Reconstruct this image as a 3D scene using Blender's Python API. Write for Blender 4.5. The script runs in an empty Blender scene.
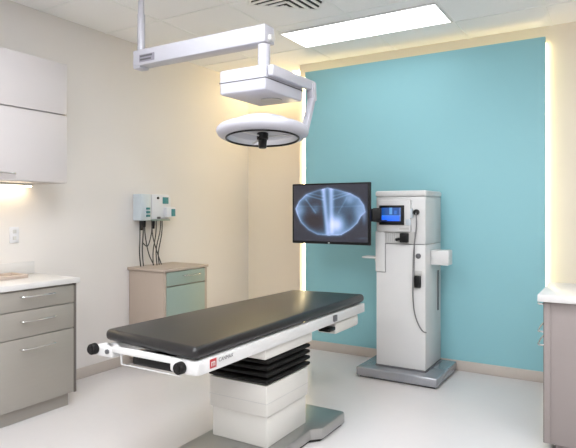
import bpy, bmesh, math
from mathutils import Vector, Matrix
import random
random.seed(4)
C = bpy.context.scene
R = math.radians
PI = math.pi

# ---------------------------------------------------------------- camera
cam = bpy.data.cameras.new('camera')
cam.sensor_width = 36.0
cam.lens = 34.5
cam.shift_y = -13.0 / 576.0
cam.clip_start = 0.05
cam_o = bpy.data.objects.new('camera', cam)
cam_o.location = (0, 0, 1.42)
cam_o.rotation_euler = (R(90), 0, R(31.2))
C.collection.objects.link(cam_o)
C.camera = cam_o

# ---------------------------------------------------------------- world, exposure
w = bpy.data.worlds.new('world')
w.use_nodes = True
w.node_tree.nodes['Background'].inputs[0].default_value = (0.8, 0.85, 0.9, 1)
w.node_tree.nodes['Background'].inputs[1].default_value = 0.5
C.world = w
C.view_settings.view_transform = 'Standard'
C.view_settings.look = 'None'
C.view_settings.gamma = 1
C.view_settings.use_curve_mapping = False
C.view_settings.exposure = 0.58

PANEL_POWER = 16.0      # emission of the added, unseen ceiling light diffusers
PANEL_COL = (0.95, 0.975, 1.0)
STRIP_POWER = 7.0
STRIP_COL = (1.0, 0.80, 0.46)
H = 3.0


# ---------------------------------------------------------------- materials
def lin(c):
    return tuple(((v / 255) / 12.92 if v / 255 <= 0.04045 else ((v / 255 + 0.055) / 1.055) ** 2.4) for v in c)


def mat(name, rgb, rough=0.5, metal=0.0, coat=0.0, noise=0.0, scale=8.0, stretch=None, bump=0.0, bscale=60.0,
        spec=0.5, emit=None, estr=0.0):
    m = bpy.data.materials.new(name)
    m.use_nodes = True
    nt = m.node_tree
    b = nt.nodes['Principled BSDF']
    c = lin(rgb)
    b.inputs['Base Color'].default_value = (*c, 1)
    b.inputs['Roughness'].default_value = rough
    b.inputs['Metallic'].default_value = metal
    b.inputs['Coat Weight'].default_value = coat
    b.inputs['Coat Roughness'].default_value = 0.3
    b.inputs['Specular IOR Level'].default_value = spec
    tc = nt.nodes.new('ShaderNodeTexCoord')
    if noise > 0:
        mp = nt.nodes.new('ShaderNodeMapping')
        if stretch:
            mp.inputs['Scale'].default_value = stretch
        nz = nt.nodes.new('ShaderNodeTexNoise')
        nz.inputs['Scale'].default_value = scale
        nz.inputs['Detail'].default_value = 4
        rp = nt.nodes.new('ShaderNodeMix')
        rp.data_type = 'RGBA'
        rp.inputs[6].default_value = (*[v * (1 - noise) for v in c], 1)
        rp.inputs[7].default_value = (*[min(1, v * (1 + noise)) for v in c], 1)
        nt.links.new(tc.outputs['Object'], mp.inputs[0])
        nt.links.new(mp.outputs[0], nz.inputs['Vector'])
        nt.links.new(nz.outputs['Fac'], rp.inputs[0])
        nt.links.new(rp.outputs[2], b.inputs['Base Color'])
    if bump > 0:
        n2 = nt.nodes.new('ShaderNodeTexNoise')
        n2.inputs['Scale'].default_value = bscale
        n2.inputs['Detail'].default_value = 3
        bp = nt.nodes.new('ShaderNodeBump')
        bp.inputs['Strength'].default_value = bump
        bp.inputs['Distance'].default_value = 0.002
        nt.links.new(tc.outputs['Object'], n2.inputs['Vector'])
        nt.links.new(n2.outputs['Fac'], bp.inputs['Height'])
        nt.links.new(bp.outputs[0], b.inputs['Normal'])
    if emit:
        b.inputs['Emission Color'].default_value = (*emit, 1)
        b.inputs['Emission Strength'].default_value = estr
    return m


M = {
    'wall': mat('wall paint', (214, 210, 207), 0.75, noise=0.015, scale=2, bump=0.08, bscale=180),
    'wall_cream': mat('cream wall paint', (234, 223, 206), 0.75, noise=0.015, scale=2, bump=0.08, bscale=180),
    'teal': mat('teal wall paint', (140, 193, 202), 0.6, noise=0.02, scale=1.5, bump=0.06, bscale=180),
    'floor': mat('pale vinyl floor', (206, 202, 202), 0.30, noise=0.02, scale=14, spec=0.5),
    'ceil': mat('ceiling tile', (240, 240, 240), 0.9, noise=0.03, scale=90, bump=0.3, bscale=240),
    'grid': mat('ceiling grid metal', (236, 237, 236), 0.5),
    'base': mat('baseboard vinyl', (184, 175, 167), 0.5),
    'white': mat('white enamel', (208, 208, 208), 0.32, noise=0.01, scale=5),
    'white_lamp': mat('lamp white enamel', (182, 182, 191), 0.3, noise=0.01, scale=5),
    'offwhite': mat('offwhite plastic', (208, 206, 201), 0.4, noise=0.012, scale=5),
    'greywhite': mat('grey white plastic', (190, 190, 188), 0.4),
    'seam': mat('seam grey', (96, 96, 100), 0.6),
    'laminate_up': mat('pale cabinet laminate', (190, 185, 185), 0.45, noise=0.012, scale=4),
    'laminate': mat('taupe metallic laminate', (156, 151, 144), 0.34, metal=0.25, noise=0.03, scale=60,
                    stretch=(1, 0.05, 1)),
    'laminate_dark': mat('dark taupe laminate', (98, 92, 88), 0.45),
    'laminate_r': mat('grey taupe laminate', (138, 129, 127), 0.45, noise=0.02, scale=50, stretch=(0.05, 1, 1)),
    'counter': mat('white solid worktop', (204, 202, 201), 0.28, noise=0.01, scale=40),
    'beige_lam': mat('beige cabinet laminate', (172, 158, 146), 0.45, noise=0.02, scale=30, stretch=(1, 1, 0.1)),
    'green_lam': mat('sea green drawer laminate', (142, 158, 149), 0.42, noise=0.02, scale=30),
    'steel': mat('brushed steel', (172, 172, 170), 0.30, metal=0.9, noise=0.03, scale=80, stretch=(1, 0.04, 1)),
    'steel_dark': mat('grey painted metal plate', (156, 158, 164), 0.26, metal=0.6, noise=0.02, scale=40),
    'chrome': mat('chrome handle', (220, 220, 220), 0.2, metal=1.0),
    'leather': mat('black vinyl upholstery', (13, 12, 14), 0.42, coat=0.35, bump=0.12, bscale=120, spec=0.35),
    'rubber': mat('black rubber', (16, 15, 15), 0.55, spec=0.3),
    'bellows': mat('black bellows', (13, 11, 10), 0.6, spec=0.2),
    'black': mat('black plastic', (14, 14, 16), 0.4, spec=0.3),
    'screenblack': mat('black glass', (12, 13, 16), 0.12),
    'red': mat('red logo print', (172, 44, 50), 0.4),
    'ink': mat('grey ink', (88, 88, 92), 0.6),
    'plate': mat('grey label plate', (138, 135, 146), 0.45),
    'tealprint': mat('teal display', (52, 122, 128), 0.3),
    'bluegrey': mat('pale blue plastic', (190, 200, 208), 0.4),
    'cable': mat('dark grey cable', (52, 50, 50), 0.5),
    'cable_lt': mat('grey cable', (120, 120, 122), 0.5),
    'wood': mat('light wood tray', (188, 172, 160), 0.5, noise=0.08, scale=30, stretch=(1, 0.1, 1)),
    'lens': mat('lamp reflector', (214, 216, 222), 0.18, metal=0.25),
    'outlet': mat('outlet plastic', (210, 211, 216), 0.35),
    'vent_dark': mat('dark duct', (22, 22, 24), 0.7),
}


def emis(name, col, s):
    m = bpy.data.materials.new(name)
    m.use_nodes = True
    nt = m.node_tree
    nt.nodes.clear()
    e = nt.nodes.new('ShaderNodeEmission')
    e.inputs[0].default_value = (*col, 1)
    e.inputs[1].default_value = s
    o = nt.nodes.new('ShaderNodeOutputMaterial')
    nt.links.new(e.outputs[0], o.inputs[0])
    return m


M['diffuser'] = emis('lit diffuser', PANEL_COL, PANEL_POWER)
M['diffuser_soft'] = emis('dimmed lit diffuser', PANEL_COL, 2.6)
M['strip'] = emis('lit warm strip', STRIP_COL, STRIP_POWER)
M['strip_top'] = emis('lit warm cove strip', STRIP_COL, STRIP_POWER * 0.5)
M['strip_left'] = emis('lit warm bay side strip', STRIP_COL, 11.0)
M['added_bay_strip'] = emis('added warm bay strip', (1.0, .82, .46), 24.0)  # unseen strip, added to tint the far left corner yellow
M['ucl'] = emis('lit warm bar', (1.0, 0.80, 0.52), 14.0)


# ---------------------------------------------------------------- mesh helpers
class MB:
    def __init__(s):
        s.bm = bmesh.new()

    def merge(s, b):
        me = bpy.data.meshes.new('t')
        b.to_mesh(me)
        b.free()
        s.bm.from_mesh(me)
        bpy.data.meshes.remove(me)
        return s

    def box(s, x0, x1, y0, y1, z0, z1, bev=0.0, seg=2, mtx=None):
        b = bmesh.new()
        bmesh.ops.create_cube(b, size=1)
        bmesh.ops.scale(b, vec=(abs(x1 - x0), abs(y1 - y0), abs(z1 - z0)), verts=b.verts)
        bmesh.ops.translate(b, vec=((x0 + x1) / 2, (y0 + y1) / 2, (z0 + z1) / 2), verts=b.verts)
        if bev > 0:
            bmesh.ops.bevel(b, geom=b.edges[:], offset=bev, segments=seg, profile=0.5, affect='EDGES',
                            clamp_overlap=True)
        if mtx is not None:
            bmesh.ops.transform(b, matrix=mtx, verts=b.verts)
        return s.merge(b)

    def prism(s, pts, z0, z1, bev=0.0, seg=2):
        b = bmesh.new()
        lo = [b.verts.new((p[0], p[1], z0)) for p in pts]
        hi = [b.verts.new((p[0], p[1], z1)) for p in pts]
        n = len(pts)
        b.faces.new(lo[::-1])
        b.faces.new(hi)
        for i in range(n):
            b.faces.new((lo[i], lo[(i + 1) % n], hi[(i + 1) % n], hi[i]))
        bmesh.ops.recalc_face_normals(b, faces=b.faces)
        if bev > 0:
            bmesh.ops.bevel(b, geom=b.edges[:], offset=bev, segments=seg, profile=0.5, affect='EDGES',
                            clamp_overlap=True)
        return s.merge(b)

    def cyl(s, a, b_, r, r2=None, n=24, bev=0.0):
        a = Vector(a)
        b_ = Vector(b_)
        d = b_ - a
        b = bmesh.new()
        bmesh.ops.create_cone(b, cap_ends=True, segments=n, radius1=r, radius2=r if r2 is None else r2,
                              depth=d.length)
        if bev > 0:
            es = [e for e in b.edges if abs(e.verts[0].co.z - e.verts[1].co.z) < 1e-6]
            bmesh.ops.bevel(b, geom=es, offset=bev, segments=2, profile=0.5, affect='EDGES')
        q = d.to_track_quat('Z', 'Y').to_matrix().to_4x4()
        bmesh.ops.transform(b, matrix=Matrix.Translation((a + b_) / 2) @ q, verts=b.verts)
        return s.merge(b)

    def lathe(s, prof, c, n=64):
        b = bmesh.new()
        rings = []
        for (r, z) in prof:
            if r < 1e-5:
                rings.append([b.verts.new((c[0], c[1], c[2] + z))])
            else:
                rings.append([b.verts.new((c[0] + r * math.cos(2 * PI * k / n), c[1] + r * math.sin(2 * PI * k / n),
                                           c[2] + z)) for k in range(n)])
        for A, B in zip(rings, rings[1:]):
            for k in range(n):
                k2 = (k + 1) % n
                if len(A) == 1 and len(B) == 1:
                    continue
                if len(A) == 1:
                    b.faces.new((A[0], B[k], B[k2]))
                elif len(B) == 1:
                    b.faces.new((A[k], A[k2], B[0]))
                else:
                    b.faces.new((A[k], A[k2], B[k2], B[k]))
        bmesh.ops.recalc_face_normals(b, faces=b.faces)
        return s.merge(b)

    def tube(s, pts, r, n=10, sub=6):
        P = [Vector(p) for p in pts]
        out = []
        for i in range(len(P) - 1):
            p0 = P[max(i - 1, 0)]
            p1 = P[i]
            p2 = P[i + 1]
            p3 = P[min(i + 2, len(P) - 1)]
            for k in range(sub):
                t = k / sub
                out.append(0.5 * ((2 * p1) + (-p0 + p2) * t + (2 * p0 - 5 * p1 + 4 * p2 - p3) * t * t +
                                  (-p0 + 3 * p1 - 3 * p2 + p3) * t ** 3))
        out.append(P[-1])
        b = bmesh.new()
        rings = []
        up = Vector((0.13, 0.27, 0.95)).normalized()
        for i, p in enumerate(out):
            t = (out[min(i + 1, len(out) - 1)] - out[max(i - 1, 0)]).normalized()
            a = t.cross(up)
            if a.length < 0.05:
                a = t.cross(Vector((1, 0, 0)))
            a.normalize()
            c = t.cross(a).normalized()
            rings.append([b.verts.new(p + r * (math.cos(2 * PI * k / n) * a + math.sin(2 * PI * k / n) * c))
                          for k in range(n)])
        for A, B in zip(rings, rings[1:]):
            for k in range(n):
                b.faces.new((A[k], A[(k + 1) % n], B[(k + 1) % n], B[k]))
        b.faces.new(rings[0][::-1])
        b.faces.new(rings[-1])
        bmesh.ops.recalc_face_normals(b, faces=b.faces)
        return s.merge(b)

    def beam(s, a, b_, wd, ht, bev=0.0, up=(0, 0, 1)):
        a = Vector(a)
        b_ = Vector(b_)
        d = b_ - a
        z = d.normalized()
        x = Vector(up).cross(z)
        x.normalize()
        y = z.cross(x)
        m = Matrix((x, y, z)).transposed().to_4x4()
        L = d.length
        return s.box(-wd / 2, wd / 2, -ht / 2, ht / 2, -L / 2, L / 2, bev, 2,
                     Matrix.Translation((a + b_) / 2) @ m)

    def build(s, name, m, parent=None, loc=None, label=None, ang=35):
        me = bpy.data.meshes.new(name)
        if parent is not None:
            off = Vector(ROOTS[parent.name])
        else:
            if loc is None:
                xs = [v.co for v in s.bm.verts]
                loc = (sum(v.x for v in xs) / len(xs), sum(v.y for v in xs) / len(xs), min(v.z for v in xs))
            off = Vector(loc)
        bmesh.ops.translate(s.bm, vec=-off, verts=s.bm.verts)
        s.bm.to_mesh(me)
        s.bm.free()
        for p in me.polygons:
            p.use_smooth = True
        me.set_sharp_from_angle(angle=R(ang))
        me.materials.append(M[m] if isinstance(m, str) else m)
        o = bpy.data.objects.new(name, me)
        C.collection.objects.link(o)
        if parent is not None:
            o.parent = parent
        else:
            o.location = off
        ROOTS[o.name] = tuple(off)
        if label:
            o['label'] = label
        return o


ROOTS = {}


def thing(name, label, cat, loc, group=None):
    o = bpy.data.objects.new(name, None)
    o.empty_display_size = 0.1
    C.collection.objects.link(o)
    o.location = loc
    o['label'] = label
    o['category'] = cat
    if group:
        o['group'] = group
    ROOTS[o.name] = tuple(loc)
    return o


def tag(o, label, cat, group=None):
    o['label'] = label
    o['category'] = cat
    if group:
        o['group'] = group
    return o


def struct(name, mb, m):
    o = mb.build(name, m)
    o['kind'] = 'structure'
    return o


def text_mesh(txt, size, m4, name, m, parent, extrude=0.0004):
    cu = bpy.data.curves.new('t', 'FONT')
    cu.body = txt
    cu.size = size
    cu.extrude = extrude
    cu.align_x = 'LEFT'
    cu.align_y = 'CENTER'
    to = bpy.data.objects.new('t', cu)
    C.collection.objects.link(to)
    bpy.context.view_layer.update()
    me = bpy.data.meshes.new_from_object(to.evaluated_get(bpy.context.evaluated_depsgraph_get()))
    bpy.data.objects.remove(to)
    me.transform(Matrix.Translation(-Vector(ROOTS[parent.name])) @ m4)
    me.name = name
    me.materials.clear()
    me.materials.append(M[m])
    o = bpy.data.objects.new(name, me)
    C.collection.objects.link(o)
    o.parent = parent
    ROOTS[o.name] = ROOTS[parent.name]
    return o


# ================================================================ SETTING
XL, XR, YF = -3.93, 1.9, -2.6
YB1, YB2, XS = 5.55, 5.18, -2.987     # back wall: recessed left bay, nearer right bay, step between
struct('floor', MB().box(XL - .1, XR + .1, YF - .1, YB1 + .1, -0.1, 0), 'floor')
struct('ceiling', MB().box(XL - .1, XR + .1, YF - .1, YB1 + .1, H, H + .1), 'ceil')
struct('wall_left', MB().box(XL - .1, XL, YF - .1, YB1 + .1, 0, H), 'wall')
struct('wall_right', MB().box(XR, XR + .1, YF - .1, YB1 + .1, 0, H), 'wall')
struct('wall_front', MB().box(XL, XR, YF - .1, YF, 0, H), 'wall')
struct('wall_back', MB().box(XL, XS, YB1, YB1 + .1, 0, H).box(XS, XR, YB2, YB1 + .1, 0, H), 'wall_cream')
struct('wall_accent', MB().box(-2.82, -0.545, 5.0, 5.05, 0.0, 2.862, 0.002), 'teal')
bb = MB().box(-2.82, -0.545, 4.988, 5.0, 0, 0.09, 0.003)
struct('baseboard_accent', bb, 'base')
struct('baseboard_left', MB().box(XL, XL + .012, YF, YB1, 0, 0.09, 0.003), 'base')
struct('baseboard_back', MB().box(XL + .012, XS, YB1 - .012, YB1, 0, 0.09, 0.003)
       .box(-.5, XR, YB2 - .012, YB2, 0, 0.09, 0.003), 'base')
struct('baseboard_right', MB().box(XR - .012, XR, YF, YB2 - .012, 0, 0.09, 0.003), 'base')
# ceiling grid
TX, TY = 0.692, 0.65
g = MB()
k = -20
for k in range(-3, 8):
    x = -2.59 + TX * k
    if XL < x < XR:
        g.box(x - .012, x + .012, YF, YB1 if x < XS else YB2, H - .004, H + .002)
for k in range(-11, 3):
    y = 4.665 + TY * k
    if YF < y < YB2:
        g.box(XL, XR, y - .012, y + .012, H - .0045, H + .002)
struct('trim_1', g, 'grid')


# warm light strips behind the accent panel; the left bay one is added
tag(MB().box(-2.925, -2.893, 5.15, 5.172, 0.05, 2.85).build('light_strip', 'strip_left'),
    'glowing warm vertical light strip behind the left edge of the teal panel', 'light strip')
tag(MB().box(-0.58, -0.552, 5.15, 5.172, 0.05, 2.85).build('light_strip', 'strip'),
    'glowing warm vertical light strip behind the right edge of the teal panel', 'light strip')
tag(MB().box(-2.78, -0.62, 5.155, 5.176, 2.845, 2.862).build('light_strip', 'strip_top'),
    'glowing warm horizontal light strip along the top of the teal panel', 'light strip')
tag(MB().box(-3.90, -3.02, 5.42, 5.46, 2.972, 2.992).build('light_strip', 'added_bay_strip'),
    'added unseen warm light strip at the ceiling in the far left corner, behind the surgical light', 'light strip')


# ceiling light fixtures
def ceiling_light(x0, x1, y0, y1, label, dm='diffuser'):
    t = thing('ceiling_light', label, 'ceiling light', ((x0 + x1) / 2, (y0 + y1) / 2, H - .012), 'ceiling lights')
    f = .014
    fr = MB()
    fr.box(x0, x1, y0, y0 + f, H - .012, H - .0005, .002).box(x0, x1, y1 - f, y1, H - .012, H - .0005, .002)
    fr.box(x0, x0 + f, y0 + f, y1 - f, H - .012, H - .0005, .002).box(x1 - f, x1, y0 + f, y1 - f, H - .012, H - .0005, .002)
    fr.build('frame', 'white', t)
    MB().box(x0 + f, x1 - f, y0 + f, y1 - f, H - .009, H - .005).build('diffuser', dm, t)
    return t


ceiling_light(-2.61, -1.205, 4.15, 4.64, 'bright rectangular ceiling light in front of the teal panel', 'diffuser_soft')
for (x0, y0, lab) in ((-2.59, 1.57, 'added unseen rectangular ceiling light over the foot of the table'),
                      (-2.59, -0.38, 'added unseen rectangular ceiling light above and left of the camera'),
                      (-2.59, -1.68, 'added unseen rectangular ceiling light at the rear left of the room'),
                      (-0.51, 2.22, 'added unseen rectangular ceiling light over the right worktop side'),
                      (-0.51, 0.27, 'added unseen rectangular ceiling light above the camera'),
                      (-0.51, -1.68, 'added unseen rectangular ceiling light at the rear right of the room')):
    ceiling_light(x0, x0 + 1.39, y0, y0 + .48, lab)  # fixtures out of view, added to light the near half of the room

# ceiling vent: square diffuser set diagonally, chevron louvres
vt = thing('ceiling_vent', 'square dark louvred air vent in the ceiling beside the light', 'air vent', (-2.07, 3.47, H - .02))
ang = math.atan2(3.861 - 3.487, -2.043 + 2.454)
vm = Matrix.Translation((-2.235, 3.63, 0)) @ Matrix.Rotation(ang, 4, 'Z')
# local: x along the far edge, -y towards the camera
W = .27
D = .56
fr = MB()
fr.box(-W, W, -.006, .012, H - .012, H - .001, .002, 2, vm).box(-W, W, -D - .012, -D + .006, H - .012, H - .001, .002, 2, vm)
fr.box(-W - .012, -W + .006, -D, 0, H - .012, H - .001, .002, 2, vm).box(W - .006, W + .012, -D, 0, H - .012, H - .001, .002, 2, vm)
fr.build('frame', 'grid', vt)
MB().box(-W, W, -D, 0, H - .004, H - .001, 0, 2, vm).build('duct', 'vent_dark', vt)
for i in range(7):
    lv = MB()
    a = Vector((0, -.03 - .085 * i, 0))
    for sx in (-1, 1):
        L = min(W, W) if True else W
        # arms run at 45 degrees from the apex back to the far edge
        e = Vector((sx * L, a.y + L, 0))
        if e.y > -.006:
            e = Vector((sx * (-.006 - a.y), -.006, 0))
        if (e - a).length < .02:
            continue
        A = vm @ Vector((a.x, a.y, H - .008))
        B = vm @ Vector((e.x, e.y, H - .008))
        lv.beam(A, B, .028, .006, .001)
    if len(lv.bm.verts):
        lv.build('louvre', 'grid', vt)

# ================================================================ LEFT WALL KITCHENETTE
FX = -3.42      # face plane
YE = 2.655      # end of the run
def base_cabinet(x_face, y0, y1, label, mm='laminate'):
    t = thing('base_cabinet', label, 'cabinet', ((XL + x_face) / 2, (y0 + y1) / 2, 0), 'base cabinets')
    b = MB().box(XL + .004, x_face - .022, y0 + .002, y1, .10, .895, .002)
    b.build('body', mm, t)
    MB().box(XL + .004, x_face - .055, y0 + .002, y1 - .03, 0, .10).build('toe_kick', mm, t)
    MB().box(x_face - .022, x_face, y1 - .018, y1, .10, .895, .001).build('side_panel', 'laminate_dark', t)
    ya, yb = y0 + .003, y1 - .022
    for z0, z1, hz in ((.757, .885, .847), (.575, .751, .683), (.105, .569, .498)):
        d = MB().box(x_face - .02, x_face, ya, yb, z0, z1, .002).build('drawer', mm, t)
        yc = (ya + yb) / 2 - .01
        hl = .125
        pts = []
        for q in range(9):
            s = q / 8 * 2 - 1
            pts.append((x_face + .034 - .014 * s * s, yc + hl * s, hz))
        pts = [(x_face - .002, yc - hl, hz)] + pts + [(x_face - .002, yc + hl, hz)]
        MB().tube(pts, .0055, 8, 3).build('handle', 'chrome', d, label='curved chrome bar handle')
    return t


base_cabinet(FX, 2.065, YE, 'taupe drawer cabinet under the white worktop on the left wall')
base_cabinet(FX, 1.47, 2.06, 'taupe drawer cabinet nearer the camera under the left worktop')
tag(MB().box(XL + .002, -3.398, 1.45, YE + .018, .897, .935, .004).build('worktop', 'counter'),
    'white worktop over the taupe drawer cabinets on the left', 'worktop')
tag(MB().box(XL + .002, XL + .016, 1.45, YE, .937, 1.03, .003).build('backsplash', 'counter'),
    'low white backsplash standing on the left worktop against the wall', 'backsplash')

UX = -3.60
def upper_cabinet(y0, y1, label):
    t = thing('upper_cabinet', label, 'cabinet', ((XL + UX) / 2, (y0 + y1) / 2, 1.63), 'upper wall cabinets')
    MB().box(XL + .003, UX - .021, y0 + .002, y1, 1.63, 2.53, .002).build('body', 'laminate_up', t)
    MB().box(UX - .019, UX, y0 + .003, y1, 2.147, 2.53, .002).build('upper_door', 'laminate_up', t)
    d = MB().box(UX - .019, UX, y0 + .003, y1, 1.632, 2.137, .002).build('door', 'laminate_up', t)
    yc = y1 - .5
    MB().tube([(UX - .002, yc - .07, 1.68), (UX + .026, yc - .068, 1.68), (UX + .03, yc, 1.68),
               (UX + .026, yc + .068, 1.68), (UX - .002, yc + .07, 1.68)], .006, 8, 4).build('handle', 'chrome', d)
    return t


upper_cabinet(2.10, 2.71, 'pale two-door wall cabinet above the left worktop')
upper_cabinet(1.48, 2.09, 'pale two-door wall cabinet nearer the camera above the worktop')
u = thing('under_cabinet_light', 'warm glowing light bar fixed under the pale wall cabinets', 'light', (-3.82, 2.0, 1.60))
MB().box(-3.90, -3.85, 1.55, 2.60, 1.612, 1.629, .003).build('housing', 'greywhite', u)
MB().box(-3.895, -3.855, 1.56, 2.59, 1.604, 1.611).build('diffuser', 'ucl', u)
# outlet
ot = thing('wall_outlet', 'white electrical outlet on the wall above the left worktop', 'outlet', (XL, 2.49, 1.18))
MB().box(XL + .001, XL + .009, 2.455, 2.53, 1.18, 1.30, .003).build('cover_plate', 'outlet', ot)
for zc in (1.215, 1.265):
    MB().box(XL + .0092, XL + .012, 2.478, 2.507, zc - .014, zc + .014, .002).build('socket', 'greywhite', ot)
tr = thing('serving_tray', 'thin light brown tray lying on the left worktop by the wall', 'tray', (-3.80, 2.3, .9355))
MB().box(-3.90, -3.70, 2.06, 2.46, .9355, .945, .003).build('base', 'wood', tr)
rm = MB()
rm.box(-3.90, -3.888, 2.06, 2.46, .9455, .962, .002).box(-3.712, -3.70, 2.06, 2.46, .9455, .962, .002)
rm.box(-3.888, -3.712, 2.06, 2.072, .9455, .962, .002).box(-3.888, -3.712, 2.448, 2.46, .9455, .962, .002)
rm.build('rim', 'wood', tr)

# ================================================================ SMALL GREEN CABINET + WALL UNITS
sc = thing('side_cabinet', 'low beige cabinet with sea green drawers against the left wall', 'cabinet', (-3.70, 3.92, 0))
MB().box(XL + .013, -3.492, 3.62, 4.205, .06, .875, .002).box(XL + .03, -3.53, 3.66, 4.19, 0, .06).build('body', 'beige_lam', sc)
MB().box(XL + .003, -3.46, 3.605, 4.215, .8755, .90, .003).build('top', 'beige_lam', sc)
MB().box(-3.491, -3.472, 3.62, 3.642, .06, .875, .001).build('frame_stile', 'beige_lam', sc)
MB().box(-3.491, -3.472, 4.17, 4.205, .06, .875, .001).build('frame_stile', 'beige_lam', sc)
for z0, z1 in ((.745, .868), (.07, .735)):
    d = MB().box(-3.490, -3.468, 3.645, 4.167, z0, z1, .002).build('drawer', 'green_lam', sc)
    if z0 > .5:
        MB().tube([(-3.47, 3.855, .825), (-3.443, 3.865, .825), (-3.438, 3.97, .825), (-3.443, 4.075, .825),
                   (-3.47, 4.085, .825)], .006, 8, 4).build('handle', 'chrome', d)

wu = thing('diagnostic_station', 'white and pale blue wall mounted medical units with hanging cables above the side cabinet',
           'medical device', (XL, 3.9, 1.33))
MB().box(XL + .001, -3.82, 3.675, 3.805, 1.33, 1.58, .008).build('left_housing', 'bluegrey', wu, label='pale blue left housing')
MB().box(-3.8195, -3.8165, 3.69, 3.79, 1.35, 1.565, .002).build('front_panel', 'bluegrey', wu)
for k in range(3):
    MB().box(-3.816, -3.806, 3.735, 3.78, 1.365 + .034 * k, 1.385 + .034 * k, .002).build('button', 'tealprint', wu)
MB().box(XL + .001, -3.83, 3.82, 4.06, 1.34, 1.58, .008).build('right_housing', 'outlet', wu, label='white right housing')
MB().box(-3.8295, -3.79, 3.985, 4.11, 1.36, 1.455, .006).box(XL + .001, -3.86, 4.062, 4.11, 1.36, 1.56, .004) \
    .build('extension', 'outlet', wu)
MB().box(-3.8295, -3.8255, 3.965, 4.045, 1.49, 1.555, .002).build('display', 'tealprint', wu)
MB().box(-3.7895, -3.786, 4.045, 4.10, 1.368, 1.44, .002).build('display', 'tealprint', wu)
MB().cyl((-3.829, 3.90, 1.545), (-3.82, 3.90, 1.545), .012, None, 20).build('button', 'black', wu)
MB().box(-3.829, -3.815, 3.89, 3.925, 1.345, 1.365, .002).build('latch', 'ink', wu)
MB().box(XL + .001, -3.80, 3.82, 4.04, 1.326, 1.338, .002).build('shelf', 'green_lam', wu, label='pale green bottom rail')
for pts in ([(-3.85, 3.69, 1.335), (-3.85, 3.69, 1.16), (-3.85, 3.685, 1.03), (-3.84, 3.69, .902)],
            [(-3.85, 3.735, 1.335), (-3.85, 3.73, 1.2), (-3.85, 3.72, 1.05), (-3.84, 3.725, .902)],
            [(-3.86, 3.76, 1.335), (-3.86, 3.765, 1.2), (-3.85, 3.80, 1.02), (-3.83, 3.85, .902)],
            [(-3.85, 3.84, 1.33), (-3.85, 3.84, 1.22), (-3.85, 3.79, 1.09), (-3.86, 3.735, 1.12)],
            [(-3.84, 3.89, 1.33), (-3.84, 3.885, 1.2), (-3.84, 3.85, 1.04), (-3.82, 3.83, .902)],
            [(-3.84, 3.95, 1.33), (-3.84, 3.94, 1.22), (-3.84, 3.89, 1.05), (-3.80, 3.86, .902)],
            [(-3.85, 3.98, 1.33), (-3.85, 3.975, 1.2), (-3.85, 3.93, 1.02), (-3.82, 3.91, .902)],
            [(-3.85, 3.84, 1.33), (-3.85, 3.855, 1.18), (-3.84, 3.90, 1.03), (-3.82, 3.94, .902)]):
    MB().tube(pts, .0055, 8, 5).build('cable', 'cable', wu)
MB().cyl((-3.84, 3.70, 1.329), (-3.84, 3.70, 1.24), .016, .012, 16, .003).build('handpiece', 'black', wu)
MB().cyl((-3.84, 3.74, 1.329), (-3.84, 3.74, 1.27), .012, .010, 16, .003).build('handpiece', 'black', wu)
MB().cyl((-3.83, 3.845, 1.325), (-3.83, 3.845, 1.25), .014, .010, 16, .003).build('handpiece', 'black', wu)

# ================================================================ EXAM TABLE
et = thing('operating_table', 'black padded operating table on a white pedestal with steel base', 'operating table',
           (-1.90, 2.80, 0))
bp = [(-2.155, 2.24), (-2.11, 2.20), (-1.68, 2.20), (-1.633, 2.24), (-1.633, 2.96), (-1.578, 3.02), (-1.578, 3.33),
      (-1.598, 3.35), (-2.18, 3.35), (-2.21, 3.33), (-2.21, 3.02), (-2.155, 2.96)]
MB().prism(bp, .014, .082, .008, 2).build('base', 'steel', et, label='brushed steel floor base')
cxx, cyy = -1.895, 2.78
ft = [(cxx + (x - cxx) * .95, cyy + (y - cyy) * .97) for x, y in bp]
MB().prism(ft, 0, .0135).build('foot', 'rubber', et)
MB().box(-2.096, -1.708, 2.59, 3.038, .083, .262, .006).build('column', 'offwhite', et)
MB().box(-2.105, -1.698, 2.575, 3.05, .262, .440, .006).build('column_cover', 'offwhite', et)
MB().box(-2.106, -1.697, 2.574, 3.051, .336, .339).build('column_seam', 'greywhite', et)
bl = MB()
for k in range(4):
    z = .441 + k * .0375
    x0, x1, y0, y1 = -2.108, -1.688, 2.568, 3.06
    b = bmesh.new()
    rings = []
    for zz, q in ((z, .03), (z + .009, .004), (z + .019, 0.0), (z + .029, .004), (z + .0375, .03)):
        cr = [(x0 + q, y0 + q), (x1 - q, y0 + q), (x1 - q, y1 - q), (x0 + q, y1 - q)]
        rings.append([b.verts.new((*c, zz)) for c in cr])
    for A, B in zip(rings, rings[1:]):
        for i in range(4):
            b.faces.new((A[i], A[(i + 1) % 4], B[(i + 1) % 4], B[i]))
    b.faces.new(rings[0][::-1])
    b.faces.new(rings[-1])
    bl.merge(b)
bl.build('bellows', 'bellows', et, ang=60)
PX0, PX1, PY0, PY1 = -2.285, -1.676, 1.945, 3.90
MB().box(-2.20, -1.69, 2.55, 3.09, .592, .654, .006).build('carriage', 'offwhite', et)
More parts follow.
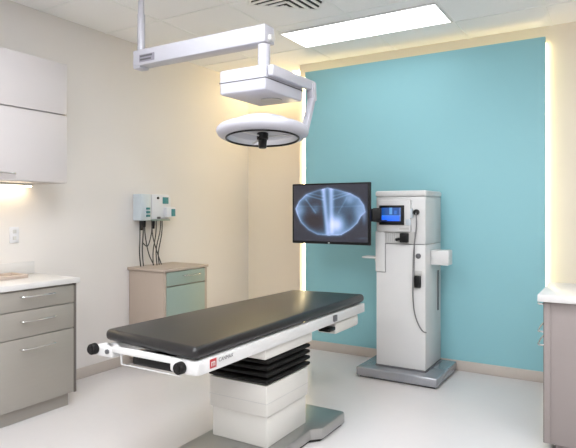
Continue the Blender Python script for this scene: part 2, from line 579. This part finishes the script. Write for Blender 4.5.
# frame
fz0, fz1 = .655, .722
MB().box(PX1 - .04, PX1 + .004, 1.975, 3.885, fz0, fz1, .006).build('side_rail', 'white', et)
MB().box(PX0 - .036, PX0 + .01, 1.975, 3.885, fz0, fz1, .006).build('side_rail', 'white', et)
eb = MB()
eb.box(PX0, PX1 - .10, 1.958, 1.985, .692, fz1, .005)
eb.box(PX1 - .17, PX1 + .005, 1.953, 2.02, fz0 - .002, fz1, .018, 4)
eb.box(PX0 - .078, PX0 + .045, 1.953, 2.02, fz0 + .006, fz1, .014, 3)
eb.box(PX0 + .10, PX1 - .10, 1.962, 1.968, .638, .643)
eb.box(PX0 + .10, PX0 + .106, 1.962, 1.97, .638, .70)
eb.build('end_frame', 'white', et)
MB().box(PX0 + .045, PX1 - .045, 3.85, 3.885, .68, fz1, .005).build('end_rail', 'white', et)
MB().box(-2.13, -1.80, 1.99, 2.50, .640, .70, .008).build('under_tray', 'black', et)
MB().box(PX0 + .10, PX1 - .045, 2.01, 3.84, .7225, .7265).build('platform', 'greywhite', et)
for xk, yk, zk in ((-2.362, 1.95, .70), (-1.762, 1.948, .688)):
    kb = MB().cyl((xk, yk + .004, zk), (xk, yk - .03, zk), .030, .028, 24, .004)
    kb.cyl((xk, yk - .03, zk), (xk, yk - .036, zk), .020, None, 20)
    kb.build('knob', 'rubber', et, label='round black end knob')
MB().cyl((PX0 + .015, 1.955, .695), (PX0 + .015, 1.944, .695), .012, None, 16).build('bolt', 'ink', et)
# upholstery
pm = MB().prism([(-2.375, 2.02), (PX1, PY0), (PX1, PY1), (-2.275, 3.83)], .727, .789, .028, 4)
pd = pm.build('mattress', 'leather', et, label='black vinyl mattress pad', ang=60)
# far accessory and rail clamp
MB().box(PX1 - .16, PX1 - .008, 3.42, 3.80, .568, .653, .02, 3).build('head_clamp', 'offwhite', et)
MB().box(PX1 - .10, PX1 - .01, 3.33, 3.418, .60, .625, .006).build('lever', 'black', et)
MB().box(PX1 + .0045, PX1 + .018, 3.345, 3.39, .672, .714, .003).build('rail_clip', 'ink', et)
# logo and lettering on the near right rail
lx = PX1 + .0042
MB().box(lx, lx + .0012, 2.045, 2.095, .671, .715, .001).build('logo', 'red', et, label='small red square logo')
lg = MB()
lg.box(lx + .0013, lx + .002, 2.055, 2.084, .697, .702).box(lx + .0013, lx + .002, 2.055, 2.060, .680, .697)
lg.box(lx + .0013, lx + .002, 2.067, 2.071, .680, .697).box(lx + .0013, lx + .002, 2.079, 2.084, .680, .697)
lg.build('logo_mark', 'offwhite', et)
tm = Matrix.Translation((lx + .0006, 2.112, .698)) @ Matrix.Rotation(R(90), 4, 'Z') @ Matrix.Rotation(R(90), 4, 'X')
text_mesh('CANMAX', .027, tm, 'lettering', 'ink', et)

# ================================================================ SURGICAL LAMP
LX, LY = -1.905, 2.842
sl = thing('surgical_light', 'white round surgical light hanging over the operating table on a ceiling arm',
           'surgical light', (-2.99, 2.80, 3.0))
MB().cyl((-2.94, 2.83, 2.50), (-2.94, 2.83, 2.9995), .022, None, 24).cyl((-2.94, 2.83, 2.50), (-2.94, 2.83, 2.82), .027, None, 24).cyl((-2.94, 2.83, 2.975), (-2.94, 2.83, 2.9995), .07, None, 32) \
    .build('ceiling_tube', 'white_lamp', sl)
MB().box(-2.965, -1.845, 2.775, 2.885, 2.445, 2.555, .008).build('boom_arm', 'white_lamp', sl)
MB().box(-2.975, -2.905, 2.785, 2.875, 2.428, 2.52, .008).build('bracket', 'white_lamp', sl)
lp = MB().box(-2.90, -2.755, 2.7715, 2.7747, 2.462, 2.515, .001).build('name_plate', 'plate', sl, label='grey name plate')
for zz, x1 in ((2.502, -2.775), (2.478, -2.785)):
    MB().box(-2.89, x1, 2.7702, 2.7712, zz - .006, zz + .006).build('lettering', 'ink', lp)
MB().cyl((-1.845, 2.83, 2.475), (-1.82, 2.83, 2.475), .026, .022, 20, .003).build('joint_knob', 'greywhite', sl)
MB().cyl((-1.88, 2.82, 2.44), (-1.88, 2.82, 2.25), .037, None, 32).cyl((-1.88, 2.82, 2.36), (-1.88, 2.82, 2.35), .0385, None, 32) \
    .build('drop_post', 'white_lamp', sl)
hb = MB().box(-2.13, -1.79, 2.70, 3.14, 2.135, 2.285, .012, 3)
hb.build('control_box', 'white_lamp', sl)
MB().box(-2.132, -1.788, 2.698, 3.142, 2.203, 2.209).build('box_seam', 'seam', sl)
MB().cyl((-1.93, 2.98, 2.129), (-1.93, 2.98, 2.1345), .07, None, 32).build('vent_plate', 'greywhite', sl)
ya = MB()
ya.beam((-1.768, 2.72, 2.250), (-1.768, 3.24, 2.250), .04, .065, .008)
ya.beam((-1.765, 3.212, 2.272), (-1.765, 3.222, 2.15), .045, .055, .008, (1, 0, 0))
ya.beam((-1.765, 3.22, 2.165), (-1.735, 3.06, 1.91), .04, .045, .008, (1, 0, 0))
ya.build('yoke_arm', 'white_lamp', sl)
zc = 1.872
body = [(.222, 0), (.236, -.003), (.262, .004), (.279, .018), (.286, .036), (.283, .052), (.268, .066), (.235, .076),
        (.188, .084), (.176, .0845), (.174, .096), (.162, .110), (.12, .124), (.05, .132), (0, .133)]
inner = [(.222, 0), (.214, .012), (.205, .030), (.17, .040), (.10, .046), (0, .048)]
def tilt(mb):
    c = Vector((LX, LY, zc + .03))
    m = Matrix.Translation(c) @ Matrix.Rotation(R(-5.5), 4, Vector((.855, .518, 0))) @ Matrix.Translation(-c)
    bmesh.ops.transform(mb.bm, matrix=m, verts=mb.bm.verts)
    return mb


tilt(MB().lathe(body, (LX, LY, zc), 72)).build('lamp_head', 'white_lamp', sl)
tilt(MB().lathe(inner, (LX, LY, zc), 72)).build('reflector', 'lens', sl)
rg = MB()
b = bmesh.new()
n, q = 72, 10
vs = [[b.verts.new((LX + (.224 + .006 * math.cos(2 * PI * j / q)) * math.cos(2 * PI * i / n),
                    LY + (.224 + .006 * math.cos(2 * PI * j / q)) * math.sin(2 * PI * i / n),
                    zc - .004 + .007 * math.sin(2 * PI * j / q))) for j in range(q)] for i in range(n)]
for i in range(n):
    for j in range(q):
        b.faces.new((vs[i][j], vs[(i + 1) % n][j], vs[(i + 1) % n][(j + 1) % q], vs[i][(j + 1) % q]))
bmesh.ops.recalc_face_normals(b, faces=b.faces)
rg.merge(b)
tilt(rg).build('gasket_ring', 'black', sl, label='thin black ring around the lamp opening')
sp = MB()
for k in range(3):
    a = R(20 + 120 * k)
    sp.beam((LX + .03 * math.cos(a), LY + .03 * math.sin(a), zc + .008), (LX + .215 * math.cos(a), LY + .215 * math.sin(a), zc + .008), .008, .006)
tilt(sp).build('spokes', 'greywhite', sl)
tilt(MB().cyl((LX, LY, zc + .03), (LX, LY, zc - .01), .036, None, 28, .003).cyl((LX, LY, zc - .01), (LX, LY, zc - .065), .028, .024, 28, .004)) \
    .build('centre_handle', 'black', sl, label='black centre handle')

# ================================================================ IMAGING TOWER
mx0, mx1, my0, my1 = -1.82, -1.388, 4.48, 4.93
tw = thing('imaging_tower', 'tall white imaging cabinet on a grey base before the teal panel', 'medical machine', (-1.6, 4.7, 0))
MB().box(-1.955, -1.255, 4.355, 4.965, .012, .088, .012, 3).build('base', 'steel_dark', tw, label='grey metal floor plate')
MB().box(-1.93, -1.28, 4.38, 4.94, 0, .0115).build('foot', 'rubber', tw)
MB().box(mx0 - .008, mx1 + .008, my0 - .012, my1, .0885, .10, .002).build('plinth', 'seam', tw)
MB().box(mx0, mx1, my0, my1, .10, 1.14, .006).build('lower_body', 'white', tw)
MB().box(mx0, mx1, my0, my1, 1.143, 1.54, .006).build('upper_body', 'white', tw)
MB().box(mx0 - .008, mx1 + .008, my0 - .012, my1 + .005, 1.541, 1.592, .018, 3).build('top_cap', 'white', tw)
# control head plate
cp = MB().box(-1.80, -1.505, my0 - .035, my0 - .001, 1.245, 1.515, .008).build('control_panel', 'white', tw)
MB().box(-1.775, -1.555, my0 - .055, my0 - .0355, 1.302, 1.468, .006).build('display_bezel', 'black', cp)
# small display, vertex coloured
def grid_screen(name, x0, x1, y, z0, z1, nx, nz, fn, parent, strength):
    me = bpy.data.meshes.new(name)
    off = Vector(ROOTS[parent.name])
    vs, fs = [], []
    for j in range(nz + 1):
        for i in range(nx + 1):
            vs.append((x0 + (x1 - x0) * i / nx - off.x, y - off.y, z0 + (z1 - z0) * j / nz - off.z))
    for j in range(nz):
        for i in range(nx):
            a = j * (nx + 1) + i
            fs.append((a, a + 1, a + nx + 2, a + nx + 1))
    # thickness: closed slab behind the face
    n0 = len(vs)
    vs += [(x0 - off.x, y + .003 - off.y, z0 - off.z), (x1 - off.x, y + .003 - off.y, z0 - off.z),
           (x1 - off.x, y + .003 - off.y, z1 - off.z), (x0 - off.x, y + .003 - off.y, z1 - off.z)]
    fs.append((n0 + 3, n0 + 2, n0 + 1, n0))
    me.from_pydata(vs, [], fs)
    ca = me.color_attributes.new('img', 'FLOAT_COLOR', 'POINT')
    for j in range(nz + 1):
        for i in range(nx + 1):
            c = fn(i / nx, j / nz)
            ca.data[j * (nx + 1) + i].color = (*lin([255 * max(0, min(1, v)) for v in c]), 1)
    m = bpy.data.materials.new(name + ' screen')
    m.use_nodes = True
    nt = m.node_tree
    bs = nt.nodes['Principled BSDF']
    bs.inputs['Base Color'].default_value = (.01, .01, .012, 1)
    bs.inputs['Roughness'].default_value = .25
    at = nt.nodes.new('ShaderNodeAttribute')
    at.attribute_name = 'img'
    nt.links.new(at.outputs['Color'], bs.inputs['Emission Color'])
    bs.inputs['Emission Strength'].default_value = strength
    me.materials.append(m)
    o = bpy.data.objects.new(name, me)
    C.collection.objects.link(o)
    o.parent = parent
    ROOTS[o.name] = tuple(off)
    return o


def ui(u, v):
    c = (.10, .30, .72)
    if v < .42:
        c = (.12, .38, .90)
    else:
        c = (.08, .26, .50)
        if .40 < u < .56 and v > .5:
            c = (.30, .52, .74)
        if .66 < u < .80 and .5 < v < .8:
            c = (.16, .36, .66)
    if u > .93:
        c = (.30, .40, .60)
    if .40 < v < .44:
        c = (.3, .55, .95)
    if v < .05:
        c = (.08, .16, .4)
    return c


grid_screen('display', -1.750, -1.580, my0 - .0562, 1.332, 1.448, 60, 36, ui, cp, 1.0)
MB().box(-1.60, -1.52, my0 - .037, my0 - .0355, 1.262, 1.28).build('label_strip', 'greywhite', cp)
MB().cyl((-1.46, my0 - .03, 1.41), (-1.46, my0 - .0005, 1.41), .024, None, 24, .003).build('cable_socket', 'black', tw)
MB().box(-1.545, -1.49, my0 - .030, my0 - .0005, 1.36, 1.44, .006).box(-1.545, -1.50, my0 - .04, my0 - .030, 1.30, 1.35, .004).build('side_module', 'bluegrey', tw)
# recess below the display and black hand piece
rc = MB().box(-1.735, -1.48, my0 - .005, my0 - .0005, 1.146, 1.243, .001)
rc.build('recess_panel', 'greywhite', tw)
for i in range(5):
    MB().box(-1.72 + .018 * i, -1.715 + .018 * i, my0 - .009, my0 - .0055, 1.16, 1.235).build('rib', 'white', tw)
MB().box(-1.595, -1.525, my0 - .05, my0 - .0055, 1.155, 1.235, .008).cyl((-1.60, my0 - .03, 1.185), (-1.635, my0 - .03, 1.178), .012, None, 16, .002) \
    .build('probe_holder', 'black', tw)
sm = MB()
sm.box(-1.815, -1.395, my0 - .0025, my0 - .0005, 1.1395, 1.1435)
sm.box(-1.482, -1.478, my0 - .0025, my0 - .0005, .80, 1.245)
sm.box(-1.736, -1.733, my0 - .0025, my0 - .0005, .895, 1.138)
sm.box(-1.815, -1.736, my0 - .0025, my0 - .0005, .893, .896)
sm.build('panel_seam', 'seam', tw)
MB().box(-1.822, -1.737, my0 - .014, my0 - .0027, .90, 1.245, .003).build('side_cover', 'white', tw)
MB().cyl((-1.447, my0 - .012, 1.046), (-1.447, my0 - .0005, 1.046), .022, None, 24, .002).build('button', 'seam', tw)
MB().box(-1.475, -1.415, my0 - .008, my0 - .0005, .885, .925, .002).build('hook', 'greywhite', tw)
MB().box(-1.475, -1.42, my0 - .04, my0 - .0085, .785, .885, .008).build('hand_switch', 'black', tw, label='black hand switch')
MB().tube([(-1.46, my0 - .03, 1.405), (-1.455, my0 - .03, 1.30), (-1.478, my0 - .026, 1.10), (-1.485, my0 - .026, .90), (-1.488, my0 - .02, .72),
           (-1.475, my0 - .02, .58), (-1.44, my0 - .02, .48), (-1.405, my0 - .018, .43), (-1.385, my0 + .01, .415)], .0055, 8, 6) \
    .build('cord', 'cable_lt', tw)
MB().box(mx1 + .0005, -1.235, 4.61, 4.74, .965, 1.09, .008).build('side_box', 'white', tw)
# left side shelf
sh = MB().box(-1.965, -1.822, 4.50, 4.62, 1.005, 1.022, .006)
sh.tube([(-1.86, 4.56, 1.006), (-1.85, 4.56, .97), (-1.822, 4.56, .92)], .008, 8, 5)
sh.build('side_shelf', 'white', tw)
MB().box(mx1 + .0005, mx1 + .006, 4.82, 4.85, .55, .9, .001).build('side_slot', 'seam', tw)

# ================================================================ X-RAY MONITOR
mo = thing('medical_monitor', 'black monitor showing a blue glowing xray on the tower arm', 'monitor', (-2.15, 4.26, 1.13))
bz = MB().box(-2.523, -1.779, 4.24, 4.275, 1.135, 1.66, .006)
bz.box(-2.40, -1.90, 4.275, 4.30, 1.2, 1.6, .01)
bz.build('housing', 'black', mo)


def seg_d(px, py, x0, y0, x1, y1):
    dx, dy = x1 - x0, y1 - y0
    t = max(0, min(1, ((px - x0) * dx + (py - y0) * dy) / (dx * dx + dy * dy)))
    return math.hypot(px - x0 - t * dx, py - y0 - t * dy), t


OUT = [(265, 80), (200, 96), (130, 118), (85, 160), (62, 205), (75, 245), (98, 290), (145, 333), (200, 360), (270, 366),
       (345, 362), (400, 328), (440, 290), (460, 252), (486, 225), (478, 185), (450, 145), (400, 116), (335, 97)]
CX, CY = 270, 225


def inside(x, y):
    c = False
    n = len(OUT)
    j = n - 1
    for i in range(n):
        xi, yi = OUT[i]
        xj, yj = OUT[j]
        if (yi > y) != (yj > y) and x < (xj - xi) * (y - yi) / (yj - yi) + xi:
            c = not c
        j = i
    return c


def hsh(x, y):
    v = math.sin(x * 12.9898 + y * 78.233) * 43758.5453
    return v - math.floor(v)


def gauss(x, y, cx, cy, sx, sy):
    return math.exp(-((x - cx) / sx) ** 2 - ((y - cy) / sy) ** 2)


def xray(u, v):
    x = 50 + u * 450
    y = 402 - v * 340
    d = min(seg_d(x, y, *OUT[i], *OUT[(i + 1) % len(OUT)])[0] for i in range(len(OUT)))
    ins = inside(x, y)
    I = .07
    if ins:
        em = .45 + .55 * math.exp(-((x - 80) / 60) ** 2) + .35 * max(0, (y - 300) / 70) + .3 * math.exp(-((x - 430) / 60) ** 2)
        I = .09 + em * (.42 * math.exp(-d / 17) + .34 * math.exp(-d / 5))
        right = 1 / (1 + math.exp(-(x - 285) / 25))
        I += .16 * right
        # spine columns
        for (a0, b0, a1, b1, wdt, s) in ((238, 90, 264, 350, 13, .70), (286, 88, 290, 345, 14, .62),
                                          (262, 90, 280, 350, 16, .12)):
            dd, t = seg_d(x, y, a0, b0, a1, b1)
            I += s * math.exp(-(dd / wdt) ** 2) * (1 - .25 * t)
        I += .95 * gauss(x, y, 318, 300, 40, 46)
        I += .35 * gauss(x, y, 90, 215, 34, 36) + .30 * gauss(x, y, 395, 150, 26, 30) + .28 * gauss(x, y, 455, 215, 34, 50)
        I += .22 * gauss(x, y, 190, 210, 22, 26) + .20 * gauss(x, y, 130, 135, 30, 24)
        I -= .14 * gauss(x, y, 180, 280, 62, 44) + .12 * gauss(x, y, 400, 265, 40, 55)
        # ribs
        for (a0, b0, a1, b1, s) in ((128, 122, 236, 152, .22), (150, 112, 236, 132, .16), (300, 150, 398, 118, .20),
                                    (300, 130, 380, 112, .14), (130, 150, 190, 230, .22), (70, 190, 235, 192, .06),
                                    (300, 196, 470, 190, .07), (380, 140, 330, 230, .10)):
            dd, t = seg_d(x, y, a0, b0, a1, b1)
            I += s * math.exp(-(dd / 4.5) ** 2)
    else:
        I = .075 + .42 * math.exp(-d / 5)
        I += .35 * gauss(x, y, 480, 250, 12, 40) + .1 * gauss(x, y, 470, 378, 30, 6)
    I += .025 * (hsh(round(u * 70), round(v * 55)) - .5)
    I = max(0, I)
    I = 1 - math.exp(-1.25 * I)
    return (I * I * .72 + .26 * I + .085, I * .92 + .045 if ins else I * .8 + .05, min(1, I * 1.12 + .085) if ins else I + .08)


grid_screen('screen', -2.507, -1.797, 4.2382, 1.158, 1.646, 180, 130, xray, mo, .95)
MB().box(-2.165, -2.15, 4.2383, 4.2399, 1.140, 1.150).build('badge', 'greywhite', mo)
am = MB()
am.box(-1.95, -1.86, 4.30, 4.345, 1.30, 1.46, .006)
am.beam((-1.90, 4.345, 1.385), (-1.74, 4.395, 1.385), .05, .11, .008)
am.beam((-1.78, 4.37, 1.385), (-1.775, 4.425, 1.385), .06, .12, .006)
am.build('mounting_arm', 'black', mo)
MB().box(-1.74, -1.70, 4.28, 4.42, 1.335, 1.345).build('cable_clip', 'black', mo)

# ================================================================ RIGHT CABINET
rx, ry, rd = -0.400, 3.575, .62
rcab = thing('base_cabinet', 'grey taupe drawer cabinet at the right edge of the room', 'cabinet', (.2, ry + .3, 0), 'base cabinets')
MB().box(rx + .022, 1.2, ry + .004, ry + rd, .05, .885, .002).box(rx + .06, 1.2, ry + .06, ry + rd - .02, 0, .05).build('body', 'laminate_r', rcab)
MB().box(rx, rx + .0215, ry + .002, ry + .018, .05, .885, .001).build('side_panel', 'laminate_dark', rcab)
MB().box(rx + .005, rx + .04, ry - .001, ry + .0035, .05, .885, .001).build('corner_strip', 'laminate_r', rcab)
for z0, z1, hz in ((.785, .882, .855), (.65, .78, .687), (.055, .645, .605)):
    d = MB().box(rx, rx + .0215, ry + .021, ry + rd - .003, z0, z1, .002).build('drawer', 'laminate_r', rcab)
    pts = [(rx + .002, ry + .10, hz), (rx - .038, ry + .108, hz), (rx - .046, ry + .2, hz), (rx - .046, ry + .3, hz),
           (rx - .038, ry + .395, hz), (rx + .002, ry + .40, hz)]
    MB().tube(pts, .006, 8, 4).build('handle', 'chrome', d, label='curved chrome bar handle')
tag(MB().box(rx - .028, 1.22, ry - .035, ry + rd + .012, .887, .928, .004).build('worktop', 'counter'),
    'white worktop on the taupe cabinet at the right edge of the room', 'worktop')
